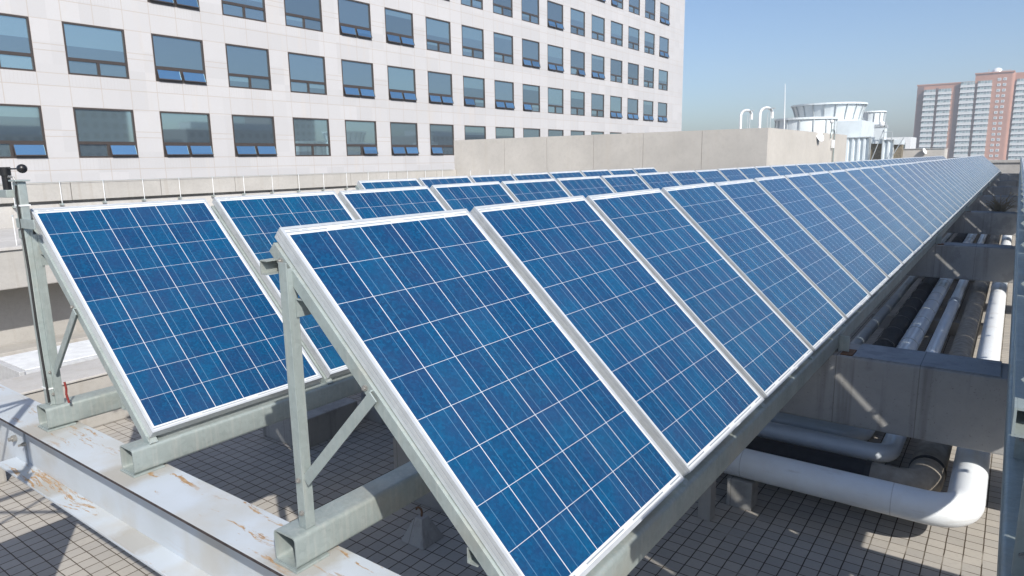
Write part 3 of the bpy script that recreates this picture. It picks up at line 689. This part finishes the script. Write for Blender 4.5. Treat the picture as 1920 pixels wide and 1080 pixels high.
def rack_meshes():
    r = {}
    m = MB(); t = .005                          # rail: an angle along the slope, in the gap under the panel edge
    pbox(m, .017, .022, -.012, LEN+.06, -.094, -TH-.004); pbox(m, .022, .058, -.012, LEN+.06, -TH-.009, -TH-.004)
    r['rail'] = m.mesh('rail', 'galv', .0015)
    x = .026
    m = MB(); ztop = -.09
    m.box(x-.021, x+.021, -.006, -.001, TZ+.002, ztop); m.box(x+.016, x+.021, -.0008, .034, TZ+.002, ztop-.02)
    m.box(x-.019, x+.014, .0, .006, TZ+.05, TZ+.22)
    r['post'] = m.mesh('post', 'galv', .0015)
    m = MB(); a, b = Vector((.052, .004, -.875)), Vector((.430, .004, -.485)); m.bar(a, b, .005, .040, EY); d = (b-a).normalized(); nn = d.cross(EY)
    m.obox(a + nn*.018 + EY*.003, EY*.034, nn*.005, b-a)
    r['brace'] = m.mesh('brace', 'galv', .0012)
    m = MB(); xf = math.cos(T)*(LEN+.02); zf = -math.sin(T)*(LEN+.02)
    m.box(xf-.075, xf-.02, .018, .024, TZ-.002, zf-.035); m.box(xf-.075, xf-.05, .024, .085, TZ+.0015, TZ+.007); m.box(xf-.1, xf-.05, .030, .115, zf-.052, zf-.046)
    r['foot'] = m.mesh('foot', 'galv', .0012)
    m = MB(); m.tube([(0, 0, 0), (0, .012, 0)], .0105, 6); m.tube([(0, -.005, 0), (0, .003, 0)], .006, 8)
    r['bolt'] = m.mesh('bolt', 'steel_bolt'); r['bolts'] = []
    for p in (pt(-.0, .055, -.07), pt(-.0, .60, -.076), Vector((x, 0, -.875)), Vector((x+.005, 0, -1.0))):
        q = p.copy(); q.y = .010 if p.x > .06 or p.z > -.2 else -.012; r['bolts'].append(q)
    return r
RM = rack_meshes()
def rack(row, label, xr=-.062, xf=.918, yend=None, ystart=None):
    o, n = ROWS[row]; y0 = o.y - .118 if ystart is None else ystart; y1 = o.y + n*PT + .12
    t = Th('panel_rack', Vector((o.x, o.y, TZ-TH_)), label, 'panel rack')
    for x0 in ((xr, xf) if row != 'S' else (xr,)): t.part('base_tube', sqtube(o.x+x0, o.x+x0+TW_, TZ-TH_, TZ, y0, y1), 'galv', 0, True)
    for v, w in ((.012, .05), (1.18 if row != 'S' else .9, .05)):       # two purlins under the panels
        m = MB(); p = o + pt(0, v, -.104) ; a0 = o.y - (.080 if v < .5 else .03) ; L = y1 - a0 - .1
        q = Vector((p.x, a0, p.z)); m.obox(q, EY*L, Vector((.004, 0, 0)), Vector((0, 0, -.05))); m.obox(q + Vector((.0042, 0, 0)), EY*L, Vector((.035, 0, 0)), Vector((0, 0, -.004))); m.obox(q + Vector((.0042, 0, -.046)), EY*L, Vector((.035, 0, 0)), Vector((0, 0, -.004)))
        t.part('purlin', m, 'galv')
    m = MB(); q = Vector((o.x+.050, o.y-.03, o.z-.215)); L = y1 - q.y - .1; m.obox(q, EY*L, Vector((.004, 0, 0)), Vector((0, 0, -.065))); m.obox(q + Vector((.0042, 0, 0)), EY*L, Vector((.045, 0, -.0)), Vector((0, 0, -.004)))
    t.part('purlin', m, 'galv')
    for i in range(n+1):
        loc = o + EY*(YC0 + i*PT) - t.loc
        for k in ('rail', 'post', 'brace', 'foot'):
            if row == 'S' and k == 'foot': continue
            q = place(k, RM[k], t.o, loc - (Vector((0, 0, o.z)) if k in ('post', 'brace') else Vector((0, 0, 0))))
            if row == 'S': q.scale = (SSC, 1, SSC) if k == 'rail' else (.9, 1, .9)
            if row == 'S' and k != 'rail': q.location.z += TZ*.1
        if i < 4:
            for q in RM['bolts']: place('bolt', RM['bolt'], t.o, loc + q)
    return t
rk = rack('P', 'galvanised steel rack on square tubes carrying the big front row of panels')
rack('Q', 'galvanised rack carrying the second row of panels, with the mast at its near end')
rack('R', 'galvanised rack under the short back row of panels')
rack('S', 'galvanised rack of the far right row, its rear tube running up the right edge', xr=2.066-2.09, xf=.56, ystart=-4)

# ---------------------------------------------------------------- painted I-beam under the near ends
IZ = TZ-TH_-.010; IB = -1.545
t = Th('steel_beam', (-1, -.04, IB), 'pale painted steel I beam with rust scars under the near tube ends', 'steel beam')
mb = MB(); x0, x1 = -2.97, 6.2; yc = -.035; hw = .118
mb.box(x0-2, x1, yc-hw, yc+hw, IZ-.014, IZ); t.part('top_flange', mb, 'paint', .002)
mb = MB(); mb.box(-2.88, x1, yc-hw, yc+hw, IB, IB+.014); t.part('bottom_flange', mb, 'paint', .002)
mb = MB(); mb.box(x0-2, x1, yc-hw-.0016, yc-hw-.0001, IZ-.0135, IZ-.0015); t.part('flange_edge', mb, 'edge_dark')  # thin dark strip laid along the front edge of the top flange
mb = MB(); mb.box(x0-2, x1, yc-.005, yc+.005, IB+.0142, IZ-.0142); t.part('web', mb, 'paint')
mb = MB(); mb.box(x0-2, -2.70, yc-.016, yc-.0052, IB-.10, IZ-.018); t.part('end_plate', mb, 'paint', .002)
for zz in (-1.27, -1.39):
    for xx in (-2.82, -2.665):
        mb = MB(); rr = .021 if xx < -2.7 else .012; yb = yc-.0165 if xx < -2.6 else yc-.006
        mb.tube([(xx, yb, zz), (xx, yb-.022, zz)], rr, 6); mb.tube([(xx, yb-.021, zz), (xx, yb-.04, zz)], rr*.6, 10); t.part('bolt', mb, 'steel_bolt')
mb = MB()
for ox, dx in (('P', -.062), ('P', .918), ('Q', -.062), ('Q', .918)):
    xx = ROWS[ox][0].x + dx; yy = ROWS[ox][0].y - .12
    mb.box(xx-.006, xx+TW_+.006, yy-.006, yy+.14, IZ+.0002, IZ+.0098)
t.part('weld_plate', mb, 'galv', .002)
t2 = Th('concrete_plinth', (-4.7, 0, ZG), 'rough concrete plinth under the left end of the painted beam', 'plinth')
mb = MB(); mb.box(-5.0, -4.4, -.3, .3, ZG, IB-.102); t2.part('block', mb, 'conc_pale', .02); mb = MB(); mb.box(-4.9, -4.5, .1, .28, IB-.1, IZ-.02); t2.part('upstand', mb, 'conc_pale', .02)

# ---------------------------------------------------------------- instrument mast
t = Th('instrument_mast', (-2.26, -.02, TZ), 'square steel mast with black cup anemometer at the far left', 'mast')
mb = MB(); mb.box(-2.292, -2.222, -.042, -.002, TZ+.001, .168); t.part('pole', mb, 'galv', .004)
mb = MB(); mb.box(-2.305, -2.205, -.055, .012, .169, .178); t.part('cap', mb, 'galv', .002)
mb = MB(); mb.box(-2.30, -2.06, -.05, -.043, -.075, -.025); t.part('tie_plate', mb, 'galv', .002)
mb = MB(); mb.box(-2.43, -2.294, -.075, .0, .085, .125); t.part('bracket', mb, 'galv', .003)
an = MB(); an.tube([(-2.375, -.04, .126), (-2.375, -.04, .205)], .02, 14); an.tube([(-2.375, -.04, .2), (-2.375, -.04, .245)], .026, 14); an = t.part('anemometer', an, 'black', 0, True)
for k, a in enumerate((12, 132, 252)):
    e = Vector((math.cos(R(a)), math.sin(R(a)), 0)); c = Vector((-2.375, -.04, .235)); m = MB(); m.tube([c, c + e*.12], .004, 8); p = c + e*.150
    m.sphere(p, .024, 16); t.part('cup', m, 'black', 0, True, an)
mb = MB(); mb.tube([(-2.34, -.04, .19), (-2.30, -.05, .196), (-2.24, -.05, .19), (-2.23, -.045, .16)], .006, 8); t.part('connector', mb, 'steel_bolt', 0, True)
mb = MB(); mb.tube([(-2.235, -.046, .15), (-2.245, -.047, .10), (-2.238, -.047, -.1), (-2.225, -.047, -.3), (-2.232, -.047, -.6), (-2.222, -.047, -.85), (-2.215, -.048, -1.04)], .006, 8); t.part('cable', mb, 'blackcable', 0, True)
mb = MB(); mb.tube([(-2.158, .02, -.93), (-2.152, .022, -.97), (-2.156, .02, -1.0), (-2.148, .025, -1.05)], .006, 8); t.part('cable', mb, 'red_cable', 0, True)
mb = MB(); mb.box(-2.296, -2.218, -.047, .003, .04, .048); mb.box(-2.296, -2.218, -.047, .003, -.97, -.963); t.part('cable_tie', mb, 'white_enamel')

# ---------------------------------------------------------------- concrete cross beams and pipes on the right
BY = [3.82 + 7*PT*i for i in range(7)] + [54.2]
for i, y in enumerate(BY):
    lab = ['massive stained concrete cross beam nearest the camera, with a steel capped top', 'second concrete cross beam beyond the nearest one'][i] if i < 2 else '%s concrete cross beam counted from the camera' % ORD[i]
    t = Th('concrete_beam', (1, y, -1.72), lab, 'concrete beam', 'concrete cross beams')
    mb = MB(); mb.box(-5.6, 6.2, y, y+.42, -1.72, TZ-TH_-.016); t.part('beam', mb, 'conc', .015)
    mb = MB(); mb.box(1.16, 2.03, y+.012, y+.41, TZ-TH_-.0155, TZ-TH_-.006); t.part('cap_plate', mb, 'cap', .003)
    mb = MB(); xx = .918+TW_; mb.box(xx+.001, xx+.009, y+.10, y+.30, TZ-TH_-.02, TZ-.012); mb.box(xx+.0092, xx+.11, y+.10, y+.30, TZ-TH_-.015, TZ-TH_-.005) if i > 90 else None
    mb.box(xx+.0092, xx+.075, y+.10, y+.108, TZ-TH_-.005, TZ-.012); t.part('bracket', mb, 'galv', .002)
    mb = MB(); mb.box(1.075, 1.155, y+.03, y+.2, TZ-TH_-.0155, TZ-TH_-.008); t.part('shim', mb, 'rust')
def elbow(p0, c, p1, n=8):
    p0, c, p1 = map(Vector, (p0, c, p1)); return [p0*(1-s)**2 + c*2*s*(1-s) + p1*s*s for s in [i/n for i in range(n+1)]]
def lpipe(name, x, y, z, r, mat, label, bend, ye=60, coll=(), straps=(), cm=None, xs=-3.5):
    t = Th(name, (x, y, z-r), label, 'pipe'); m = MB()
    m.tube([(xs, y, z)] + [(x-bend-.01, y, z)] + elbow((x-bend, y, z), (x, y, z), (x, y+bend, z), 12) + [(x, y+bend+.01, z), (x, ye, z)], r, 28)
    t.part('run', m, mat, 0, True)
    for yc, ln, dr, mt in coll:
        m = MB(); m.tube([(x, yc, z), (x, yc+.015, z), (x, yc+ln-.015, z), (x, yc+ln, z)], r, 28, radii=[r+.002, r+dr, r+dr, r+.002]); t.part('collar', m, mt, 0, True)
    if straps:
        for yc in straps: m = MB(); m.tube([(x, yc, z), (x, yc+.016, z)], r+.003, 28); t.part('strap', m, 'strap', 0, True)
    return t
PZ = -1.95
t = lpipe('white_pipe', 1.925, 3.28, PZ, .105, 'pipe_white', 'thick white pipe nearest the camera, bending to run along the aisle', .23, coll=((5.4, .26, .010, 'pipe_white'), (5.66, .3, .003, 'pipe_grey'), (12.0, .3, .004, 'pipe_grey')))
lpipe('lagged_pipe', 1.675, 3.64, PZ-.05, .112, 'pipe_brown', 'dusty brown lagged pipe with a seam between white and grey pipes', .2, coll=((6.0, .4, .014, 'pipe_black'), (3.95, .05, .006, 'pipe_black'), (13.4, .5, .012, 'pipe_black')))
lpipe('thin_grey_pipe', 1.42, 3.98, PZ+.005, .07, 'pipe_pale', 'thin grey pipe beside the brown lagged pipe', .13, coll=((4.9, .35, .010, 'pipe_grey'), (10.2, .25, .009, 'pipe_grey')))
lpipe('strapped_pipe', 1.17, 4.24, PZ+.015, .098, 'pipe_pale', 'grey pipe bound with many pale straps', .18, straps=[4.75 + .64*i for i in range(34)], coll=((5.3, .4, .006, 'pipe_grey'),))
def spipe(name, x, z, r, mat, label, straps, rough=False):
    t = Th(name, (x, 5, z-r), label, 'pipe'); m = MB(); ys = [4.3 + .17*i for i in range(320)]
    rad = [r*(1 + (random.uniform(-.06, .06) if rough else 0)) for _ in ys]; m.tube([(x, y, z) for y in ys], r, 20, radii=rad); t.part('run', m, mat, 0, True)
    for yc in straps: m = MB(); m.tube([(x, yc, z), (x, yc+.014, z)], r*(1.07 if rough else 1.03), 20); t.part('strap', m, 'strap_dull' if rough else 'strap', 0, True)
spipe('black_lagged_pipe', .955, PZ, .11, 'pipe_black', 'lumpy black lagged pipe left of the strapped grey pipe', [5.0 + .7*i for i in range(20)], True)
spipe('slim_grey_pipe', .66, PZ, .06, 'pipe_grey', 'slim grey pipe closest to the front row tube', [5.1 + .7*i for i in range(20)])
# black lagging on the part that crosses in front
t = Th('black_lagged_pipe', (0, 3.66, PZ-.12), 'black lagging sleeve on the crossing pipe behind the white one', 'pipe lagging'); mb = MB(); mb.tube([(-3.4, 3.64, PZ-.05), (1.33, 3.64, PZ-.05)], .116, 26); t.part('sleeve', mb, 'pipe_black', 0, True)
mb = MB(); mb.tube([(1.331, 3.64, PZ-.05), (1.365, 3.64, PZ-.05)], .121, 26); t.part('end_band', mb, 'blackcable', 0, True)
for i, (y, x0, x1) in enumerate(((6.9, .45, 2.02), (9.6, .45, 2.02), (14.5, .45, 2.02), (17.0, .45, 2.02))):
    t = Th('pipe_sleeper', ((x0+x1)/2, y, ZG), '%s concrete sleeper carrying the pipes, counted from the near beam' % ORD[i], 'pipe support', 'sleepers under the pipes'); mb = MB(); mb.box(x0, x1, y, y+.16, ZG, PZ-.125); t.part('block', mb, 'conc_pale', .012)
t = Th('concrete_stub', (.45, 2.95, ZG), 'slim concrete stub post standing under the front tube', 'post'); mb = MB(); mb.box(.40, .49, 2.90, 3.0, ZG, -1.72); t.part('post', mb, 'conc_pale', .006); mb = MB(); mb.box(.37, .52, 2.87, 3.03, -1.72, -1.70); t.part('plate', mb, 'galv')
t = Th('pipe_support_block', (.55, 3.28, ZG), 'small dark block under the thick white pipe', 'pipe support'); mb = MB(); mb.box(.5, .68, 3.2, 3.36, ZG, PZ-.108); t.part('block', mb, 'conc', .008)
for nm, q, lab in (('concrete_pedestal', (-3.5, -2.9, 2.05, 2.70, -2.0), 'concrete pedestal half in sun below the second row tube'), ('concrete_pedestal', (-3.05, -2.66, 2.87, 3.3, -1.75), 'dark concrete pedestal behind the half lit one'), ('concrete_pedestal', (-1.62, -1.10, 1.93, 2.6, -1.8), 'shaded concrete pedestal under the rear tube of the front row')):
    t = Th(nm, (q[0], q[2], ZG), lab, 'pedestal', 'concrete pedestals'); mb = MB(); mb.box(q[0], q[1], q[2], q[3], ZG, q[4]); t.part('block', mb, 'conc', .012)
t = Th('anchor_weight', (-1.02, 1.57, ZG), 'dark concrete pyramid weight with a rusty hook on the tiles', 'weight')
mb = MB(); b0, b1, h = .105, .032, .165; c = Vector((-1.02, 1.6, ZG+.001)); A = [c + Vector((sx*b0, sy*b0, 0)) for sx, sy in ((-1, -1), (1, -1), (1, 1), (-1, 1))]; B = [c + Vector((sx*b1, sy*b1, h)) for sx, sy in ((-1, -1), (1, -1), (1, 1), (-1, 1))]
for i in range(4): mb.quad(A[i], A[(i+1) % 4], B[(i+1) % 4], B[i])
mb.quad(*B); mb.quad(*reversed(A)); t.part('block', mb, 'conc', .006)
mb = MB(); mb.tube([c + Vector((.0, 0, h-.01)), c + Vector((.005, 0, h+.03))] + [c + Vector((-.02 + .025*math.cos(a), 0, h+.035+.022*math.sin(a))) for a in [i*.45 for i in range(8)]], .0075, 8); t.part('hook', mb, 'rust', 0, True)
# left side: plinth and foil ducts
t = Th('long_plinth', (-5.4, 2, ZG), 'long white topped plinth running behind the second row', 'plinth'); mb = MB(); mb.box(-5.62, -5.06, -3, 4.0, ZG, -1.77); t.part('block', mb, 'conc_pale', .015); mb = MB(); mb.box(-5.64, -5.04, -3, 4.02, -1.768, -1.745); t.part('top_coat', mb, 'white_paint', .006)
def duct(x0, x1, y0, y1, z0, z1, label):
    t = Th('foil_duct', ((x0+x1)/2, y0, z0), label, 'duct'); m = MB(); m.box(x0, x1, y0+.012, y1-.012, z0, z1); t.part('body', m, 'foil', .02)
    for yy in (y0, y1-.05): m = MB(); m.box(x0-.02, x1+.02, yy, yy+.05, z0-.02, z1+.02); t.part('flange', m, 'foil', .006)
    m = MB(); m.box(x0+.06, x1-.06, y0+.08, y1-.08, z1+.001, z1+.012); t.part('lid', m, 'white_enamel', .004)
    m = MB(); m.box(x0+.05, x0+.15, y0+.2, y1-.2, ZG, z0-.003); m.box(x1-.15, x1-.05, y0+.2, y1-.2, ZG, z0-.003); t.part('leg', m, 'conc')
duct(-6.85, -5.95, .95, 2.15, -2.02, -1.80, 'silver foil clad duct box with pale lid left of the mast')
duct(-6.95, -6.05, 2.35, 3.6, -2.02, -1.84, 'second silver foil duct box right of the mast')
# right hand wall and beam added unseen for shade; sign frame beside the camera
t = Th('parapet_wall', (5.8, 20, ZG), 'unseen plain wall added beyond the last row to block low sky light', 'wall'); mb = MB(); mb.box(5.6, 6.0, -12, 60, ZG, .30); t.part('wall', mb, 'conc_pale'); mb = MB(); mb.box(5.55, 6.05, -12, 60, .301, .38); t.part('coping', mb, 'conc_pale', .01)  # out of view, added to cut sky fill and deepen the shade
t = Th('steel_beam', (3.3, 2.3, IB), 'unseen painted steel beam added under the far right row to cast a shadow band', 'steel beam'); mb = MB(); mb.box(2.25, 4.6, 2.15, 2.42, IZ-.014, IZ); mb.box(2.25, 4.6, 2.15, 2.42, IB, IB+.014); t.part('flange', mb, 'paint'); mb = MB(); mb.box(2.25, 4.6, 2.28, 2.29, IB+.0142, IZ-.0142); t.part('web', mb, 'paint')  # out of view, added to throw a shadow band on the tiles
t = Th('sign_frame', (-1.35, -2.6, ZG), 'steel lattice frame with a plain board standing left of the camera', 'sign frame')
mb = MB(); mb.box(-1.365, -1.345, -5.2, -.80, -1.13, -.47); t.part('board', mb, 'galv')
for i in range(6): mb = MB(); yy = -.84 - i*.86; mb.box(-1.39, -1.366, yy-.02, yy+.02, ZG, .15); t.part('post', mb, 'galv')
for i in range(5):
    for a, b in ((0, 1), (1, 0)):
        ya_, yb_ = -.84 - (i+a)*.86, -.84 - (i+b)*.86
        mb = MB(); mb.bar((-1.395-.004*a, ya_, -.45), (-1.395-.004*a, yb_, .13), .004, .03, (1, 0, 0)); t.part('brace', mb, 'galv')
        mb = MB(); mb.bar((-1.395-.004*a, ya_, -1.9), (-1.395-.004*a, yb_, -1.15), .004, .03, (1, 0, 0)); t.part('brace', mb, 'galv')
mb = MB(); mb.box(-1.39, -1.366, -5.2, -.8, .151, .19); t.part('top_rail', mb, 'galv')
t = Th('dry_weed', (1.75, 18.95, TZ-TH_), 'dry brown weed growing on a concrete cross beam', 'plant'); mb = MB()
for i in range(70):
    a = random.uniform(0, 6.28); L = random.uniform(.25, .6); p = Vector((1.72 + random.uniform(-.12, .12), 18.95 + random.uniform(-.12, .12), TZ-TH_-.006)); d = Vector((math.cos(a)*.6, math.sin(a)*.6, random.uniform(.2, .8)))*L; mb.tube([p, p + d*.6 + Vector((0, 0, .05)), p + d], .006, 4)
t.part('stalk', mb, 'dry')
hz = MB(); hz.box(-75, 45, -45, 330, -49, 27)
k = NT('haze_air'); k.t.nodes.remove(k.b); pv = k.n('ShaderNodeVolumePrincipled'); pv.inputs['Color'].default_value = (.86, .91, .98, 1); pv.inputs['Density'].default_value = HAZE; k.l(pv.outputs[0], k.out.inputs['Volume'])
if HAZE > 0:
    h = place('haze', hz.mesh('haze', k.m)); h['kind'] = 'stuff'
print('windows', nwin, 'objects', len(bpy.data.objects))
